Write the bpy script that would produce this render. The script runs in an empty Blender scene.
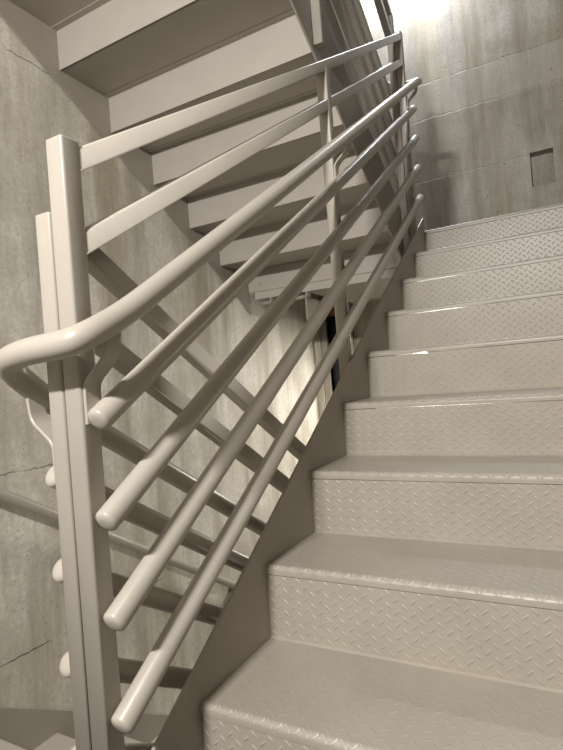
import bpy, bmesh, math, random
from mathutils import Vector, Matrix
random.seed(7)
SC = bpy.context.scene
COL = SC.collection

# ---------------------------------------------------------------- camera
CAM_POS = Vector((0.6869, -0.8149, 0.6194))
YAW, PITCH, ROLL, FPX = -0.5022, 0.0069, -0.0792, 533.75
cy, sy, cp, sp = math.cos(YAW), math.sin(YAW), math.cos(PITCH), math.sin(PITCH)
fw = Vector((sy*cp, cy*cp, sp)); rt = Vector((cy, -sy, 0)); up = rt.cross(fw)
c_, s_ = math.cos(ROLL), math.sin(ROLL)
rt, up = c_*rt + s_*up, -s_*rt + c_*up
cam_d = bpy.data.cameras.new('camera'); cam = bpy.data.objects.new('camera', cam_d); COL.objects.link(cam)
M = Matrix.Identity(4)
for i in range(3):
    M[i][0], M[i][1], M[i][2], M[i][3] = rt[i], up[i], -fw[i], CAM_POS[i]
cam.matrix_world = M
cam_d.sensor_fit = 'AUTO'; cam_d.sensor_width = 36.0; cam_d.lens = FPX/750*36.0
cam_d.clip_start = 0.02
SC.camera = cam

# ---------------------------------------------------------------- world, lights, exposure
w = bpy.data.worlds.new('world'); SC.world = w; w.use_nodes = True
w.node_tree.nodes['Background'].inputs[0].default_value = (0.9, 0.95, 1.0, 1)
w.node_tree.nodes['Background'].inputs[1].default_value = 0.02
SC.view_settings.view_transform = 'Standard'; SC.view_settings.look = 'None'
SC.view_settings.exposure = 0.08; SC.view_settings.gamma = 1.0; SC.view_settings.use_curve_mapping = False

def area(name, loc, target, sx, sy_, power, col, spread=180):
    d = bpy.data.lights.new(name, 'AREA'); d.shape = 'RECTANGLE'; d.size = sx; d.size_y = sy_
    d.energy = power; d.color = col; d.spread = math.radians(spread)
    o = bpy.data.objects.new(name, d); COL.objects.link(o); o.location = loc
    o.rotation_euler = (Vector(target)-Vector(loc)).to_track_quat('-Z', 'Y').to_euler()
    return o
NEAR_LAMP = (0.30, -2.33, 2.10)
FAR_LAMP = (-0.24, 3.30, 3.92)
area('near_lamp_light', (NEAR_LAMP[0], NEAR_LAMP[1]+0.07, NEAR_LAMP[2]), (0.10, 0, 0.9), 0.30, 0.10, 112, (1.0, 0.962, 0.925))
area('far_lamp_light', (FAR_LAMP[0], FAR_LAMP[1]-0.02, FAR_LAMP[2]-0.06), (-0.2, 2.9, 0), 0.66, 0.10, 56, (0.90, 0.94, 1.0))
LOW_LAMP = (-0.24, 3.30, 0.795)
area('lower_lamp_light', (LOW_LAMP[0], LOW_LAMP[1]-0.02, LOW_LAMP[2]-0.06), (-0.75, 2.6, -1.1), 0.66, 0.10, 48, (1.0, 0.95, 0.86))

# ---------------------------------------------------------------- dimensions
T, R = 0.28, 0.1736
S = R/T
XW = -1.19          # inner face of the wall-side stringer
C_DN = -0.345       # nose line of the descending flight: z = C_DN - S*y
C_UP = 2.742        # nose line of the upper flight:      z = C_UP - S*y
Z_NEAR, Z_FAR = -R, 8*R
FAR_Y, BACK_Y, RIGHT_X, LEFT_X = 3.40, -2.42, 1.13, -1.205

# ---------------------------------------------------------------- materials
def mat(name):
    m = bpy.data.materials.new(name); m.use_nodes = True
    return m, m.node_tree.nodes, m.node_tree.links, m.node_tree.nodes['Principled BSDF']
def N(nodes, t, **kw):
    n = nodes.new(t)
    for k, v in kw.items(): setattr(n, k, v)
    return n
def paint(name, col, rough=0.38, bump=0.06, dirt=0.10, bscale=220):
    m, n, l, b = mat(name)
    tc = N(n, 'ShaderNodeTexCoord'); no = N(n, 'ShaderNodeTexNoise'); no.inputs['Scale'].default_value = 5; no.inputs['Detail'].default_value = 6
    l.new(tc.outputs['Object'], no.inputs['Vector'])
    r = N(n, 'ShaderNodeMapRange'); r.inputs[1].default_value = 0.3; r.inputs[2].default_value = 0.7
    r.inputs[3].default_value = 1-dirt; r.inputs[4].default_value = 1+dirt*0.5
    l.new(no.outputs['Fac'], r.inputs[0])
    mx = N(n, 'ShaderNodeMix', data_type='RGBA', blend_type='MULTIPLY'); mx.inputs[0].default_value = 1
    mx.inputs[6].default_value = (*col, 1); l.new(r.outputs[0], mx.inputs[7]); l.new(mx.outputs[2], b.inputs['Base Color'])
    b.inputs['Roughness'].default_value = rough
    n2 = N(n, 'ShaderNodeTexNoise'); n2.inputs['Scale'].default_value = bscale; n2.inputs['Detail'].default_value = 2
    l.new(tc.outputs['Object'], n2.inputs['Vector'])
    bp = N(n, 'ShaderNodeBump'); bp.inputs['Strength'].default_value = bump; bp.inputs['Distance'].default_value = 0.002
    l.new(n2.outputs['Fac'], bp.inputs['Height']); l.new(bp.outputs[0], b.inputs['Normal'])
    return m
RAIL = paint('rail_paint', (0.44, 0.405, 0.35), 0.36, 0.10, 0.06, 90)
STEEL = paint('stringer_paint', (0.33, 0.295, 0.25), 0.45, 0.05, 0.10)
PLATE = paint('diamond_plate_paint', (0.375, 0.34, 0.285), 0.40, 0.05, 0.10)
PAN = paint('stair_underside_paint', (0.43, 0.395, 0.35), 0.5, 0.04, 0.05)
FRAME = paint('door_frame_paint', (0.36, 0.32, 0.26), 0.5)
DARK = paint('black_door_paint', (0.012, 0.012, 0.014), 0.35, 0.02)
ORANGE = paint('rust_orange_paint', (0.35, 0.13, 0.05), 0.6)
FLOORM = paint('landing_paint', (0.11, 0.10, 0.09), 0.5, 0.1)

def concrete(name, h, seams=(), base=(0.80, 0.76, 0.675), dark=(0.50, 0.46, 0.38), bands=(), crack=0.6):
    """h: index of the horizontal axis of the wall (0 = x, 1 = y)"""
    m, n, l, b = mat(name)
    tc = N(n, 'ShaderNodeTexCoord'); sep = N(n, 'ShaderNodeSeparateXYZ'); l.new(tc.outputs['Object'], sep.inputs[0])
    def noise(scale, detail=5, mp=None, rough=0.6):
        t = N(n, 'ShaderNodeTexNoise'); t.inputs['Scale'].default_value = scale; t.inputs['Detail'].default_value = detail
        t.inputs['Roughness'].default_value = rough
        if mp:
            q = N(n, 'ShaderNodeMapping'); q.inputs['Scale'].default_value = mp; l.new(tc.outputs['Object'], q.inputs[0]); l.new(q.outputs[0], t.inputs['Vector'])
        else: l.new(tc.outputs['Object'], t.inputs['Vector'])
        return t.outputs['Fac']
    def rng(x, a, b_, c=0, d=1):
        r = N(n, 'ShaderNodeMapRange'); r.inputs[1].default_value = a; r.inputs[2].default_value = b_; r.inputs[3].default_value = c; r.inputs[4].default_value = d
        l.new(x, r.inputs[0]); return r.outputs[0]
    def mix(f, a, b_, mode='MIX'):
        x = N(n, 'ShaderNodeMix', data_type='RGBA', blend_type=mode)
        if isinstance(f, float): x.inputs[0].default_value = f
        else: l.new(f, x.inputs[0])
        for i, v in ((6, a), (7, b_)):
            if isinstance(v, tuple): x.inputs[i].default_value = (*v, 1)
            else: l.new(v, x.inputs[i])
        return x.outputs[2]
    def math_(op, a, b_):
        x = N(n, 'ShaderNodeMath', operation=op)
        for i, v in ((0, a), (1, b_)):
            if isinstance(v, (int, float)): x.inputs[i].default_value = v
            else: l.new(v, x.inputs[i])
        return x.outputs[0]
    streak = noise(1.0, 6, (6, 6, 0.9)); fine = noise(1.0, 4, (32, 32, 3.5)); blotch = noise(2.2, 8)
    colr = mix(rng(blotch, 0.38, 0.62), base, dark)
    colr = mix(rng(streak, 0.44, 0.64, 0, 0.8), colr, tuple(x*0.72 for x in dark))
    colr = mix(rng(fine, 0.35, 0.7, 0, 0.22), colr, tuple(min(1, x*1.35) for x in base))
    yel = noise(1.0, 3, (6, 6, 0.5)); colr = mix(rng(yel, 0.50, 0.66, 0, 0.55), colr, (0.33, 0.265, 0.15))
    grain = noise(55.0, 6, None, 0.7); colr = mix(rng(grain, 0.38, 0.60, 0, 0.36), colr, tuple(x*0.70 for x in dark))
    lime = noise(1.0, 4, (14, 14, 1.1)); colr = mix(rng(lime, 0.60, 0.70, 0, 0.35), colr, (0.66, 0.64, 0.58))
    for z, width, amt in bands:      # formwork lifts with their own tone
        zz = math_('ADD', sep.outputs[2], math_('MULTIPLY', math_('SUBTRACT', blotch, 0.5), 0.05))
        d = math_('ABSOLUTE', math_('SUBTRACT', zz, z), 0)
        f_ = rng(d, width/2, width/2-0.012, 0, abs(amt))
        colr = mix(f_, colr, (0.50, 0.475, 0.42) if amt > 0 else (0.17, 0.16, 0.13))
    height = math_('MULTIPLY', fine, 0.3)
    for z, y0, y1 in seams:
        wob = math_('MULTIPLY', math_('SUBTRACT', noise(7.0, 4), 0.5), 0.05)
        zz = math_('ADD', sep.outputs[2], wob)
        d = math_('ABSOLUTE', math_('SUBTRACT', zz, z), 0)
        f_ = rng(d, 0.0045, 0.001)
        m1 = rng(sep.outputs[h], y0, y0+0.03); m2 = rng(sep.outputs[h], y1+0.03, y1)
        brk = rng(noise(9.0, 3), 0.38, 0.5)
        f_ = math_('MULTIPLY', math_('MULTIPLY', f_, brk), math_('MULTIPLY', m1, m2))
        colr = mix(math_('MULTIPLY', f_, crack), colr, (0.07, 0.06, 0.05)); height = math_('SUBTRACT', height, f_)
    vo = N(n, 'ShaderNodeTexVoronoi'); vo.inputs['Scale'].default_value = 17; l.new(tc.outputs['Object'], vo.inputs['Vector'])
    sepc = N(n, 'ShaderNodeSeparateColor'); l.new(vo.outputs['Color'], sepc.inputs[0])
    hole = math_('MULTIPLY', rng(vo.outputs['Distance'], 0.12, 0.07), rng(sepc.outputs[0], 0.60, 0.62))
    colr = mix(math_('MULTIPLY', hole, 0.7), colr, (0.07, 0.065, 0.055)); height = math_('SUBTRACT', height, hole)
    vs = N(n, 'ShaderNodeTexVoronoi'); vs.inputs['Scale'].default_value = 60; l.new(tc.outputs['Object'], vs.inputs['Vector'])
    sc2 = N(n, 'ShaderNodeSeparateColor'); l.new(vs.outputs['Color'], sc2.inputs[0])
    h2 = math_('MULTIPLY', rng(vs.outputs['Distance'], 0.22, 0.12), rng(sc2.outputs[0], 0.72, 0.74))
    colr = mix(math_('MULTIPLY', h2, 0.6), colr, (0.08, 0.075, 0.06))
    l.new(colr, b.inputs['Base Color']); b.inputs['Roughness'].default_value = 0.62
    bp = N(n, 'ShaderNodeBump'); bp.inputs['Strength'].default_value = 0.5; bp.inputs['Distance'].default_value = 0.004
    l.new(height, bp.inputs['Height']); l.new(bp.outputs[0], b.inputs['Normal'])
    return m
CON_L = concrete('concrete_left', 1, seams=((2.02, 0.55, 0.85), (0.34, -0.4, 0.7), (-0.34, 0.3, 1.2)))
CON_F = concrete('concrete_far', 0, base=(0.60, 0.57, 0.50), dark=(0.34, 0.305, 0.245), seams=((2.53, -1, 1.2), (2.80, -1, 1.2), (2.06, -0.4, 0.55)), bands=((2.665, 0.27, 0.30), (2.00, 1.04, -0.22)), crack=0.3)
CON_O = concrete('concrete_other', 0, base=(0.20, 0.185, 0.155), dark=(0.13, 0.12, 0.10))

# ---------------------------------------------------------------- mesh helpers
def link(name, bm, m, parent=None):
    me = bpy.data.meshes.new(name); bmesh.ops.recalc_face_normals(bm, faces=bm.faces); bm.to_mesh(me); bm.free()
    me.materials.append(m)
    o = bpy.data.objects.new(name, me); COL.objects.link(o)
    if parent: o.parent = parent
    return o
def tag(o, label, cat, group=None):
    o['label'] = label; o['category'] = cat
    if group: o['group'] = group
    return o
def empty(name, label, cat, loc=(0, 0, 0)):
    o = bpy.data.objects.new(name, None); COL.objects.link(o); o.empty_display_size = 0.1
    o.location = loc
    return tag(o, label, cat)
def struct(name, bm, m, parent=None):
    o = link(name, bm, m, parent)
    if not parent: o['kind'] = 'structure'
    return o
def box(bm, x0, x1, y0, y1, z0, z1):
    v = [bm.verts.new((x, y, z)) for x in (x0, x1) for y in (y0, y1) for z in (z0, z1)]
    for q in ((0,1,3,2),(4,6,7,5),(0,4,5,1),(2,3,7,6),(0,2,6,4),(1,5,7,3)): bm.faces.new([v[i] for i in q])
def prism_x(bm, poly, x0, x1):
    a = [bm.verts.new((x0, y, z)) for y, z in poly]; b = [bm.verts.new((x1, y, z)) for y, z in poly]
    bm.faces.new(a); bm.faces.new(b[::-1]); n = len(a)
    for i in range(n): bm.faces.new((a[i], a[(i+1) % n], b[(i+1) % n], b[i]))
def circle_pts(r, k=20): return [(r*math.cos(2*math.pi*i/k), r*math.sin(2*math.pi*i/k)) for i in range(k)]
def rrect(wd, ht, r=0.005, k=3):
    out = []
    for cx, cy_, a0 in ((wd/2-r, ht/2-r, 0), (-wd/2+r, ht/2-r, 90), (-wd/2+r, -ht/2+r, 180), (wd/2-r, -ht/2+r, 270)):
        for i in range(k+1):
            a = math.radians(a0+90*i/k); out.append((cx+r*math.cos(a), cy_+r*math.sin(a)))
    return out
def sweep(bm, path, sec, side=Vector((1, 0, 0)), smooth=True, dome=0.0, dome_ends=(True, True)):
    """sweep section sec (u along side, v along normal) over path"""
    path = [Vector(q) for q in path]; n = len(path); rings = []
    tans = []
    for i in range(n):
        if i == 0: t = path[1]-path[0]
        elif i == n-1: t = path[-1]-path[-2]
        else: t = (path[i]-path[i-1]).normalized()+(path[i+1]-path[i]).normalized()
        tans.append(t.normalized())
    u = side
    def ring(c, t, u, sc=1.0): 
        v = t.cross(u); return [bm.verts.new(c+u*(a*sc)+v*(b*sc)) for a, b in sec]
    frames = []
    for i in range(n):
        t = tans[i]; u = (u-t*u.dot(t)).normalized(); frames.append((path[i], t, u.copy()))
    k = len(sec); rad = max(abs(a) for a, b in sec)
    seq = []
    if dome and dome_ends[0]:
        c, t, uu = frames[0]
        for q, sc in ((1.0, 0.35), (0.86, 0.68), (0.45, 0.93)): seq.append((c-t*dome*q, t, uu, sc))
    for c, t, uu in frames: seq.append((c, t, uu, 1.0))
    if dome and dome_ends[1]:
        c, t, uu = frames[-1]
        for q, sc in ((0.45, 0.93), (0.86, 0.68), (1.0, 0.35)): seq.append((c+t*dome*q, t, uu, sc))
    rings = [ring(*q) for q in seq]
    for a, b in zip(rings, rings[1:]):
        for i in range(k):
            f = bm.faces.new((a[i], a[(i+1) % k], b[(i+1) % k], b[i])); f.smooth = smooth
    f0 = bm.faces.new(rings[0]); f1 = bm.faces.new(rings[-1][::-1])
    if dome: f0.smooth = f1.smooth = True
def tube(bm, path, r=0.021, dome=0.0, side=Vector((1, 0, 0)), k=24, dome_ends=(True, True)):
    sweep(bm, path, circle_pts(r, k), side, True, dome, dome_ends)
def bezier_round(pts, rad, k=8):
    """polyline with rounded corners"""
    pts = [Vector(q) for q in pts]; out = [pts[0]]
    for i in range(1, len(pts)-1):
        a, b, c = pts[i-1], pts[i], pts[i+1]
        d1 = (a-b); d2 = (c-b); rr = rad[i-1] if isinstance(rad, (list, tuple)) else rad
        p0 = b+d1.normalized()*min(rr, d1.length*0.49); p2 = b+d2.normalized()*min(rr, d2.length*0.49)
        for j in range(k+1):
            t = j/k; out.append(p0*(1-t)**2+b*2*t*(1-t)+p2*t*t)
    out.append(pts[-1]); return out

# ---------------------------------------------------------------- room shell
bm = bmesh.new(); box(bm, LEFT_X-0.25, LEFT_X, BACK_Y, 3.17, -1.95, 5.2)
box(bm, LEFT_X-0.25, LEFT_X-0.07, 3.17, 3.36, -1.95, 1.09)       # shallow recess added to shade a strip beside the corner, below the upper landing
box(bm, LEFT_X-0.25, LEFT_X, 3.17, 3.36, 1.09, 5.2)
box(bm, LEFT_X-0.25, LEFT_X, 3.36, FAR_Y, -1.95, 5.2)
struct('wall_left', bm, CON_L)
# far wall with the boxed-out recess and the lower door opening
NX0, NX1, NZ0, NZ1 = 0.516, 0.665, 1.834, 2.076
DX0, DX1, DZ0, DZ1 = -1.145, -0.965, -1.74, 1.19
bm = bmesh.new()
xs = [LEFT_X-0.25, DX0, DX1, NX0, NX1, RIGHT_X+0.2]; zs = [-1.95, DZ0, DZ1, NZ0, NZ1, 5.2]
for i in range(5):
    for j in range(5):
        if (i == 1 and j == 1): continue
        dpt = 0.10 if (i == 3 and j == 3) else 0.0
        box(bm, xs[i], xs[i+1], FAR_Y+dpt, FAR_Y+0.25, zs[j], zs[j+1])
bmesh.ops.remove_doubles(bm, verts=bm.verts, dist=1e-5)
struct('wall_far', bm, CON_F)
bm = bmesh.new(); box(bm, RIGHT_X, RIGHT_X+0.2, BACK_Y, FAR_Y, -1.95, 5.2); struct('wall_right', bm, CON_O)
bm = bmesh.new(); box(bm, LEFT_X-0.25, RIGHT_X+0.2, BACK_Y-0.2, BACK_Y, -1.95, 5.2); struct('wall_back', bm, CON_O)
bm = bmesh.new(); box(bm, LEFT_X-0.25, RIGHT_X+0.2, BACK_Y-0.2, FAR_Y+0.25, -1.95, Z_NEAR-9*R-0.004); struct('floor', bm, FLOORM)
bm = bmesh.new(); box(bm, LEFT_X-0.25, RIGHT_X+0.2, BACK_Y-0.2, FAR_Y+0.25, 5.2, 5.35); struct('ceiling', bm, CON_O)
bm = bmesh.new(); box(bm, LEFT_X, RIGHT_X, BACK_Y, -T-0.006, Z_NEAR-0.22, Z_NEAR); struct('floor', bm, FLOORM)       # near landing
bm = bmesh.new(); box(bm, LEFT_X, RIGHT_X, BACK_Y, -0.40, 17*R-0.22, 17*R); struct('ceiling', bm, PAN)               # landing overhead
bm = bmesh.new(); box(bm, -0.052, RIGHT_X, 8*T+0.28, FAR_Y, Z_FAR-0.20, Z_FAR)
box(bm, LEFT_X, -0.052, 2.26, FAR_Y, Z_FAR-0.06, Z_FAR)
box(bm, -0.052, RIGHT_X, 8*T+0.018, 8*T+0.28, Z_FAR-0.20, Z_FAR); struct('floor', bm, FLOORM)                               # far landing

# lower door
d = empty('door_1', 'narrow black door in a tan frame on the lower level below the landing', 'door', (0, FAR_Y, 0)); del d['label']; del d['category']; d['kind'] = 'structure'
bm = bmesh.new()
box(bm, DX0-0.055, DX0, -0.03, 0.05, DZ0, DZ1+0.05); box(bm, DX1, DX1+0.055, -0.03, 0.05, DZ0, DZ1+0.05); box(bm, DX0, DX1, -0.03, 0.05, DZ1, DZ1+0.05)
link('door_frame', bm, FRAME, d)
bm = bmesh.new(); box(bm, DX0, DX1, 0.05, 0.09, DZ0, DZ1); link('door_panel', bm, DARK, d)
bm = bmesh.new(); box(bm, DX0+0.002, DX1-0.002, 0.02, 0.05, DZ1-0.07, DZ1-0.002); o = link('door_header', bm, ORANGE, d); o['label'] = 'rust orange header strip'

# ---------------------------------------------------------------- diamond plate
def lug(bm, c, n, e1, e2, ang, hgt, L=0.0105, W=0.0032):
    ca, sa = math.cos(ang), math.sin(ang); d1 = e1*ca+e2*sa; d2 = -e1*sa+e2*ca
    a, b = [], []
    for i in range(8):
        t = 2*math.pi*i/8; x, y = math.cos(t), math.sin(t)
        a.append(bm.verts.new(c+d1*x*L+d2*y*W)); b.append(bm.verts.new(c+d1*x*L*0.66+d2*y*W*0.45+n*hgt))
    for i in range(8):
        f = bm.faces.new((a[i], a[(i+1) % 8], b[(i+1) % 8], b[i])); f.smooth = True
    f = bm.faces.new(b); f.smooth = True
AX, AZ = 0.018, 0.0132
def lugs(bm, o, n, e1, e2, L1, L2, hgt):
    i = 0; x = 0.012
    while x < L1-0.01:
        j = 0; y = 0.007
        while y < L2-0.006:
            a = math.radians(42) if i % 2 else math.radians(-42)
            if (i+j) % 2 == 0: lug(bm, o+e1*x+e2*y, n, e1, e2, a, hgt)
            y += AZ; j += 1
        x += AX; i += 1
SW = RIGHT_X-0.012      # clear width of the ascending flight
def tread_bm(wd, plated):
    b = bmesh.new(); r = 0.012; top = [(T+0.004, 0.0)]
    top.append((r, 0.0))
    for i in range(1, 6):
        a = math.radians(90+90*i/5); top.append((r+r*math.cos(a), -r+r*math.sin(a)))
    top.append((0.0, -0.0205)); top.append((0.0045, -0.0205)); top.append((0.0045, -r)); top.append((r, -0.0055)); top.append((T+0.004, -0.0055))
    prism_x(b, top, 0, wd)
    for f in b.faces:
        n = f.normal
    if plated:
        lugs(b, Vector((0, 0.014, 0)), Vector((0, 0, 1)), Vector((1, 0, 0)), Vector((0, 1, 0)), wd, T-0.018, 0.00045)
        # lugs rolled over the nosing
        x = 0.012; i = 0
        while x < wd-0.01:
            a = math.radians(42) if i % 2 else math.radians(-42)
            lug(b, Vector((x, 0.0036, -0.0030)), Vector((0, -1, 1)).normalized(), Vector((1, 0, 0)), Vector((0, 1, 1)).normalized(), a, 0.0006)
            x += AX; i += 1
    return b
def riser_bm(wd, plated):
    b = bmesh.new(); box(b, 0, wd, 0.0022, 0.0072, -R, -0.0225)
    prism_x(b, [(0.0022, -R), (-0.0035, -R), (0.0022, -R+0.0035)], 0, wd)     # weld bead along the foot
    if plated: lugs(b, Vector((0, 0.0022, -R+0.004)), Vector((0, -1, 0)), Vector((1, 0, 0)), Vector((0, 0, 1)), wd, R-0.026, 0.0014)
    return b
def stringer_poly(y0, y1, c, s, lo, hi): return [(y0, c+s*y0-lo), (y1, c+s*y1-lo), (y1, c+s*y1+hi), (y0, c+s*y0+hi)]

A = empty('staircase', 'flight of beige diamond-plate steps climbing away to the right of the railing', 'staircase', (0, 0, 0))
tm = None
for i in range(0, 10):
    k = i-1                       # riser k tops out at z = k*R ; k = -? .. 8
    if i == 0:
        r0 = link('riser', riser_bm(SW, True), PLATE, A); rm = r0.data; r0.location = (0, 0, 0)
        t0 = link('tread', tread_bm(SW, True), PLATE, A); tm = t0.data; t0.location = (0, 0, 0)
    elif i < 9:
        o = bpy.data.objects.new('riser', rm); COL.objects.link(o); o.parent = A; o.location = (0, i*T, i*R)
        if i < 8:
            o = bpy.data.objects.new('tread', tm); COL.objects.link(o); o.parent = A; o.location = (0, i*T, i*R)
b = tread_bm(SW, True)
o = link('landing_nosing', b, PLATE, A); o.location = (0, 8*T, 8*R)
for x0, x1 in ((-0.0075, 0.0), (SW, SW+0.0075)):
    b = bmesh.new(); prism_x(b, [(-0.27, -0.174-0.20), (0.0, -0.25), (2.24, S*2.24-0.25), (2.24, S*2.24+0.072), (-0.27, S*-0.27+0.072)], x0, x1)
    link('stringer', b, STEEL, A)

# ---------------------------------------------------------------- descending flight (left, going down and away)
D = empty('staircase', 'flight of steps descending along the left concrete wall, at bottom left below the bars', 'staircase', (0, 0, 0))
XI, XO = -0.0985, -0.0905      # well-side stringer of both left flights
DW = XI-XW
for k in range(0, 10):
    y, z = -T+k*T, -R-k*R      # nose k; tread lies towards -y
    if k > 0:
        if k < 9:
            b = tread_bm(DW, False)
            for v in b.verts: v.co.y = -v.co.y
            o = link('tread', b, PAN, D); o.location = (XW, y, z)
    if k < 9:
        b = bmesh.new(); box(b, 0, DW, -0.0072, -0.0022, -R, -0.0225 if k else -0.002); o = link('riser', b, PAN, D); o.location = (XW, y, z)
for x0, x1 in ((XW-0.008, XW), (XI, XO)):
    b = bmesh.new(); prism_x(b, [(-0.27, C_DN+0.27*S-0.25), (2.24, C_DN-S*2.24-0.2), (2.24, C_DN-S*2.24+0.08), (-0.27, C_DN+0.27*S+0.08)], x0, x1)
    link('stringer', b, STEEL, D)

# ---------------------------------------------------------------- upper flight (underside seen overhead)
U = empty('staircase', 'flight of steps overhead at top left, its underside showing pale risers and dark tread soffits', 'staircase', (0, 0, 0))
for j in range(0, 9):
    y = 1.935-j*T; ztop = Z_FAR+(j+1)*R
    b = bmesh.new(); zb = ztop-R-0.040
    box(b, 0, DW, -0.005, 0.0, zb-ztop, -0.042)
    box(b, 0, DW, 0.0, 0.004, zb-ztop, -0.004)
    o = link('riser', b, PAN, U); o.location = (XW, y, ztop)
    if j < 8:
        if j == 0:
            b = bmesh.new(); box(b, 0, DW, 0.0045, T+0.02, -R-0.040, -R)
            o = link('foot_plate', b, PAN, U); o.location = (XW, y, ztop)
        b = bmesh.new(); box(b, 0, DW, -T, 0.006, -0.040, 0.0)
        box(b, 0, DW, -0.034, 0.0, -0.0425, -0.040)
        o = link('tread', b, PAN, U); o.location = (XW, y, ztop)
b = bmesh.new(); ye = -0.40
prism_x(b, [(ye, C_UP-S*ye-0.262), (2.13, C_UP-S*2.13-0.262), (2.24, 1.075), (2.24, C_UP-S*2.24+0.07), (ye, C_UP-S*ye+0.07)], XW-0.010, XW)
link('stringer', b, STEEL, U)
b = bmesh.new(); prism_x(b, [(ye, C_UP-S*ye-0.245), (2.24, C_UP-S*2.24-0.245), (2.24, C_UP-S*2.24+0.07), (ye, C_UP-S*ye+0.07)], XI, XO)
link('stringer', b, STEEL, U)

# ---------------------------------------------------------------- far landing edge framing below the first upper riser
FY = 2.215
F = empty('landing_beam', 'painted steel edge beam with round bolts under the foot of the overhead flight', 'beam', (0, FY, 1.155))
b = bmesh.new(); box(b, XW+0.022, XI-0.002, -0.008, 0.0, 0.049, 0.192); link('face_plate', b, PAN, F)
b = bmesh.new(); box(b, XW+0.062, XI-0.002, -0.003, 0.003, -0.002, 0.047); link('bottom_lip', b, PAN, F)
b = bmesh.new(); box(b, -0.76, XI-0.002, 0.003, 0.80, -0.002, 0.006); box(b, -0.76, -0.752, 0.003, 0.80, 0.006, 0.17); link('soffit_plate', b, STEEL, F)
b = bmesh.new(); box(b, -0.76, XI-0.002, 0.80, 0.806, -0.012, 0.17); link('end_angle', b, RAIL, F)
for bx in (-1.084, -0.18):
    b = bmesh.new(); sweep(b, [(bx, -0.008, 0.097), (bx, -0.014, 0.097)], circle_pts(0.013, 16), Vector((1, 0, 0))); link('bolt', b, PAN, F)
b = bmesh.new(); prism_x(b, [(0.02, -0.035), (0.24, -0.035), (0.06, -0.175), (0.02, -0.175)], -0.775, -0.767)
link('gusset', b, STEEL, F)
for px in (-1.035, -0.775):
    b = bmesh.new(); tube(b, [(px-0.055, 0.0, -0.035), (px+0.02, 0.02, -0.028)], 0.013, 0.0, Vector((0, 0, 1)), 14)
    link('pin', b, STEEL, F)
    b = bmesh.new(); box(b, px+0.015, px+0.027, 0.0, 0.05, -0.030, 0.015 if px < -0.9 else 0.03); link('pin_tab', b, STEEL, F)
b = bmesh.new(); box(b, LEFT_X, LEFT_X+0.008, 2.255, 2.85, 1.07, 1.20)
tag(link('embed_plate', b, PAN), 'flat grey steel plate on the left wall below the foot of the overhead flight', 'plate')
# ---------------------------------------------------------------- railings
RX = 0.013          # plane of round bars beside the ascending flight
MIR = -0.098        # x' = MIR - x for the left flights
PY = (-0.202, 0.970, 2.115)
HB = (0.705, 0.542, 0.380, 0.216)
def post(par, xc, y, z0, z1, wd=0.040):
    b = bmesh.new(); sweep(b, [(xc, y, z0), (xc, y, z1-0.003), (xc, y, z1)], rrect(wd, 0.038, 0.005), Vector((1, 0, 0)), True)
    for f in b.faces:
        if len(f.verts) > 4: f.smooth = False
    return link('post', b, RAIL, par)
def rect_rail(name, par, xc, y0, y1, c, s, wd=0.038, ht=0.042):
    b = bmesh.new()
    prof = rrect(wd, ht/math.sqrt(1+s*s)*1.0, 0.004)
    # vertical cut ends: shear a prism running along y
    rings = []
    for y in (y0, y1): rings.append([b.verts.new((xc+a, y, c+s*y+v*math.sqrt(1+s*s))) for a, v in prof])
    n = len(prof)
    for i in range(n):
        f = b.faces.new((rings[0][i], rings[0][(i+1) % n], rings[1][(i+1) % n], rings[1][i])); f.smooth = True
    b.faces.new(rings[0]); b.faces.new(rings[1][::-1])
    return link(name, b, RAIL, par)
def bars(par, x, y0, y1, c, s):
    for h in HB:
        b = bmesh.new(); tube(b, [(x, y0, c+s*y0+h), (x, y1, c+s*y1+h)], 0.0210, 0.008)
        link('bar', b, RAIL, par)

G = empty('stair_railing', 'beige metal railing with four round bars rising along the diamond-plate steps', 'railing', (-0.028, 0, 0))
G.location = (0, 0, 0)
XA = -0.028
post(G, XA, PY[0], -0.36, 1.040); post(G, XA, PY[1], S*PY[1]-0.22, S*PY[1]+1.11); post(G, XA, PY[2], S*PY[2]-0.22, S*PY[2]+1.14)
rect_rail('top_rail', G, XA, PY[0]+0.012, PY[2]+0.020, 1.125, S)
rect_rail('middle_rail', G, XA, PY[0]+0.015, PY[2]+0.010, 0.985, S)
bars(G, RX, -0.206, 2.150, 0.0, S)

XB = -0.069
H = empty('stair_railing', 'dark backlit railing sloping down to the right behind the front post, beside the left wall', 'railing')
cd = C_DN
post(H, XB, PY[0], -0.36, 0.924, 0.037); post(H, XB, PY[1], cd-S*PY[1]-0.22, cd-S*PY[1]+1.11, 0.037); post(H, XB, 1.9, cd-S*1.9-0.22, cd-S*1.9+1.11, 0.037)
rect_rail('top_rail', H, XB, PY[0]+0.012, 1.90, cd+1.135, -S, 0.036)
rect_rail('middle_rail', H, XB, PY[0]+0.015, 1.90, cd+0.985, -S, 0.036)
bars(H, MIR-RX, -0.200, 1.90, cd, -S)

K = empty('stair_railing', 'railing of the overhead flight leaning up to the left behind the ascending railing', 'railing')
cu = C_UP
post(K, XB, PY[2], cu-S*PY[2]-0.20, cu-S*PY[2]+1.14, 0.037); post(K, XB, 1.068, cu-S*1.068-0.215, cu-S*1.068+1.11, 0.037); post(K, XB, PY[0], cu-S*PY[0]-0.24, cu-S*PY[0]+1.11, 0.037)
rect_rail('top_rail', K, XB, PY[0], PY[2]+0.020, cu+1.135, -S, 0.036)
rect_rail('middle_rail', K, XB, PY[0], PY[2]+0.010, cu+0.985, -S, 0.036)
bars(K, MIR-RX, -0.20, 2.150, cu, -S)

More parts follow.
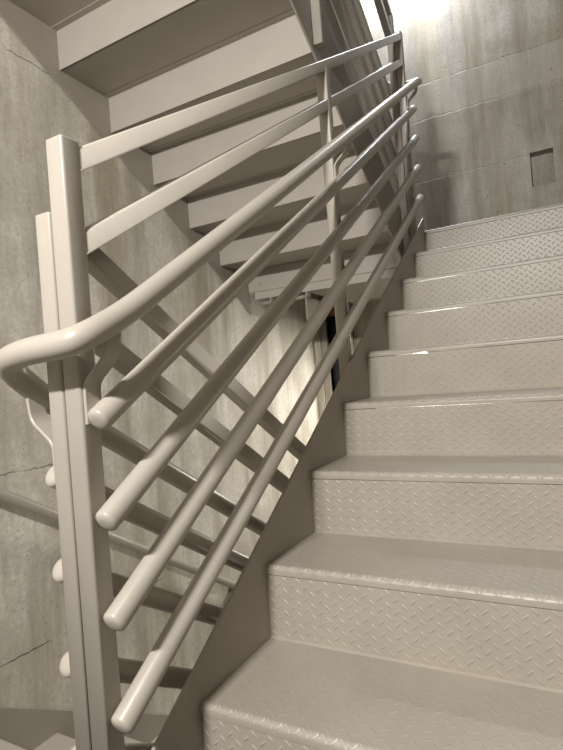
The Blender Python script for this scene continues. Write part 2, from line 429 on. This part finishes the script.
# one continuous round handrail: down flight -> loop round the near posts -> up -> loop round far posts -> overhead flight
HX, HM = 0.055, -0.153; hh = 0.853
def zA(y): return hh+S*y
def zD(y): return C_DN+hh-S*y
def zU(y): return C_UP+hh-S*y
path = [(HM, 1.90, zD(1.90)), (HM, -0.17, zD(-0.17)), (HM+0.006, -0.262, 0.683), (HM+0.10, -0.276, 0.693), (0.02, -0.274, 0.696), (HX, -0.264, 0.702), (HX, -0.175, zA(-0.175)),
        (HX, 2.07, zA(2.07)), (HX, 2.165, zA(2.150)), (HX-0.10, 2.19, zA(2.17)), (HM, 2.19, zU(2.19)), (HM, 2.08, zU(2.08)), (HM, -0.2, zU(-0.2))]
path = bezier_round(path, [0.05, 0.055, 0.03, 0.03, 0.05, 0.06, 0.03, 0.05, 0.03, 0.05, 0.03], 7)
b = bmesh.new(); tube(b, path, 0.0215, 0.006, k=24)
HR = tag(link('handrail', b, RAIL), 'thick round beige handrail looping around the front post and climbing to the upper landing', 'handrail')
def bracket(y, z, side):
    """strip bracket from post face to handrail centre (side +1: ascending rail, -1: left flights)"""
    fx = -0.008+0.003 if side > 0 else -0.0875-0.003
    hx = HX if side > 0 else HM
    pts = [(fx, y, z-0.158), (fx, y, z-0.092), (hx-0.010*side, y, z-0.052), (hx-0.004*side, y, z-0.012)]
    pts = bezier_round(pts, 0.016, 5); b = bmesh.new()
    sweep(b, pts, rrect(0.034, 0.006, 0.0015, 1), Vector((0, 1, 0)), False)
    return link('bracket', b, RAIL, HR)
for y in (-0.200, PY[1], PY[2]): bracket(y, zA(y), 1)
for y in (-0.200, PY[1]): bracket(y, zD(y), -1)
for y in (PY[1], PY[2]): bracket(y, zU(y), -1)

# wall handrail of the descending flight
b = bmesh.new(); wx = -1.12; cw = 0.515
tube(b, bezier_round([(wx-0.078, -0.33, cw+S*0.33-0.01), (wx, -0.33, cw+S*0.33-0.01), (wx, 1.80, cw-S*1.80), (wx-0.078, 1.80, cw-S*1.80)], 0.05), 0.0205, side=Vector((0, 0, 1)))
W = tag(link('wall_handrail', b, RAIL), 'thin round handrail fixed along the left concrete wall, crossing behind the front post', 'handrail')
for y in (-0.1, 1.45):
    b = bmesh.new(); z = cw-S*y
    sweep(b, bezier_round([(LEFT_X+0.003, y, z-0.07), (wx-0.01, y, z-0.06), (wx, y, z-0.015)], 0.02, 4), rrect(0.03, 0.008, 0.001, 1), Vector((0, 1, 0)), False)
    box(b, LEFT_X, LEFT_X+0.008, y-0.03, y+0.03, z-0.105, z-0.035); link('bracket', b, RAIL, W)

# ---------------------------------------------------------------- lamps (fixtures outside the frame)
def em(name, col, st):
    m, n, l, bb = mat(name); bb.inputs['Emission Color'].default_value = (*col, 1); bb.inputs['Emission Strength'].default_value = st; return m
GLOW = em('tube_glow', (1, 0.97, 0.92), 4.0)
def fixture(name, loc, label, L, back):
    e = empty(name, label, 'lamp', loc)
    b = bmesh.new(); box(b, -L/2-0.03, L/2+0.03, *back, -0.07, 0.07); link('housing', b, PAN, e)
    ya = back[1] if back[0] < 0 else back[0]; sg = 1 if back[0] < 0 else -1
    b = bmesh.new(); tube(b, [(-L/2, ya+sg*0.02, 0), (L/2, ya+sg*0.02, 0)], 0.013, side=Vector((0, 0, 1)), k=14); link('lamp_tube', b, GLOW, e)
    for sx in (-1, 1):
        b = bmesh.new(); box(b, sx*L/2-0.01, sx*L/2+0.01, min(ya, ya+sg*0.035), max(ya, ya+sg*0.035), -0.018, 0.018); link('lamp_holder', b, PAN, e)
    return e
fixture('wall_lamp', NEAR_LAMP, 'short tube lamp on the back wall above the near landing', 0.30, (-0.065, -0.02))
fixture('wall_lamp', FAR_LAMP, 'long tube lamp high on the far concrete wall', 0.62, (0.03, 0.095))
fixture('wall_lamp', LOW_LAMP, 'long tube lamp on the far wall of the lower landing', 0.62, (0.03, 0.095))
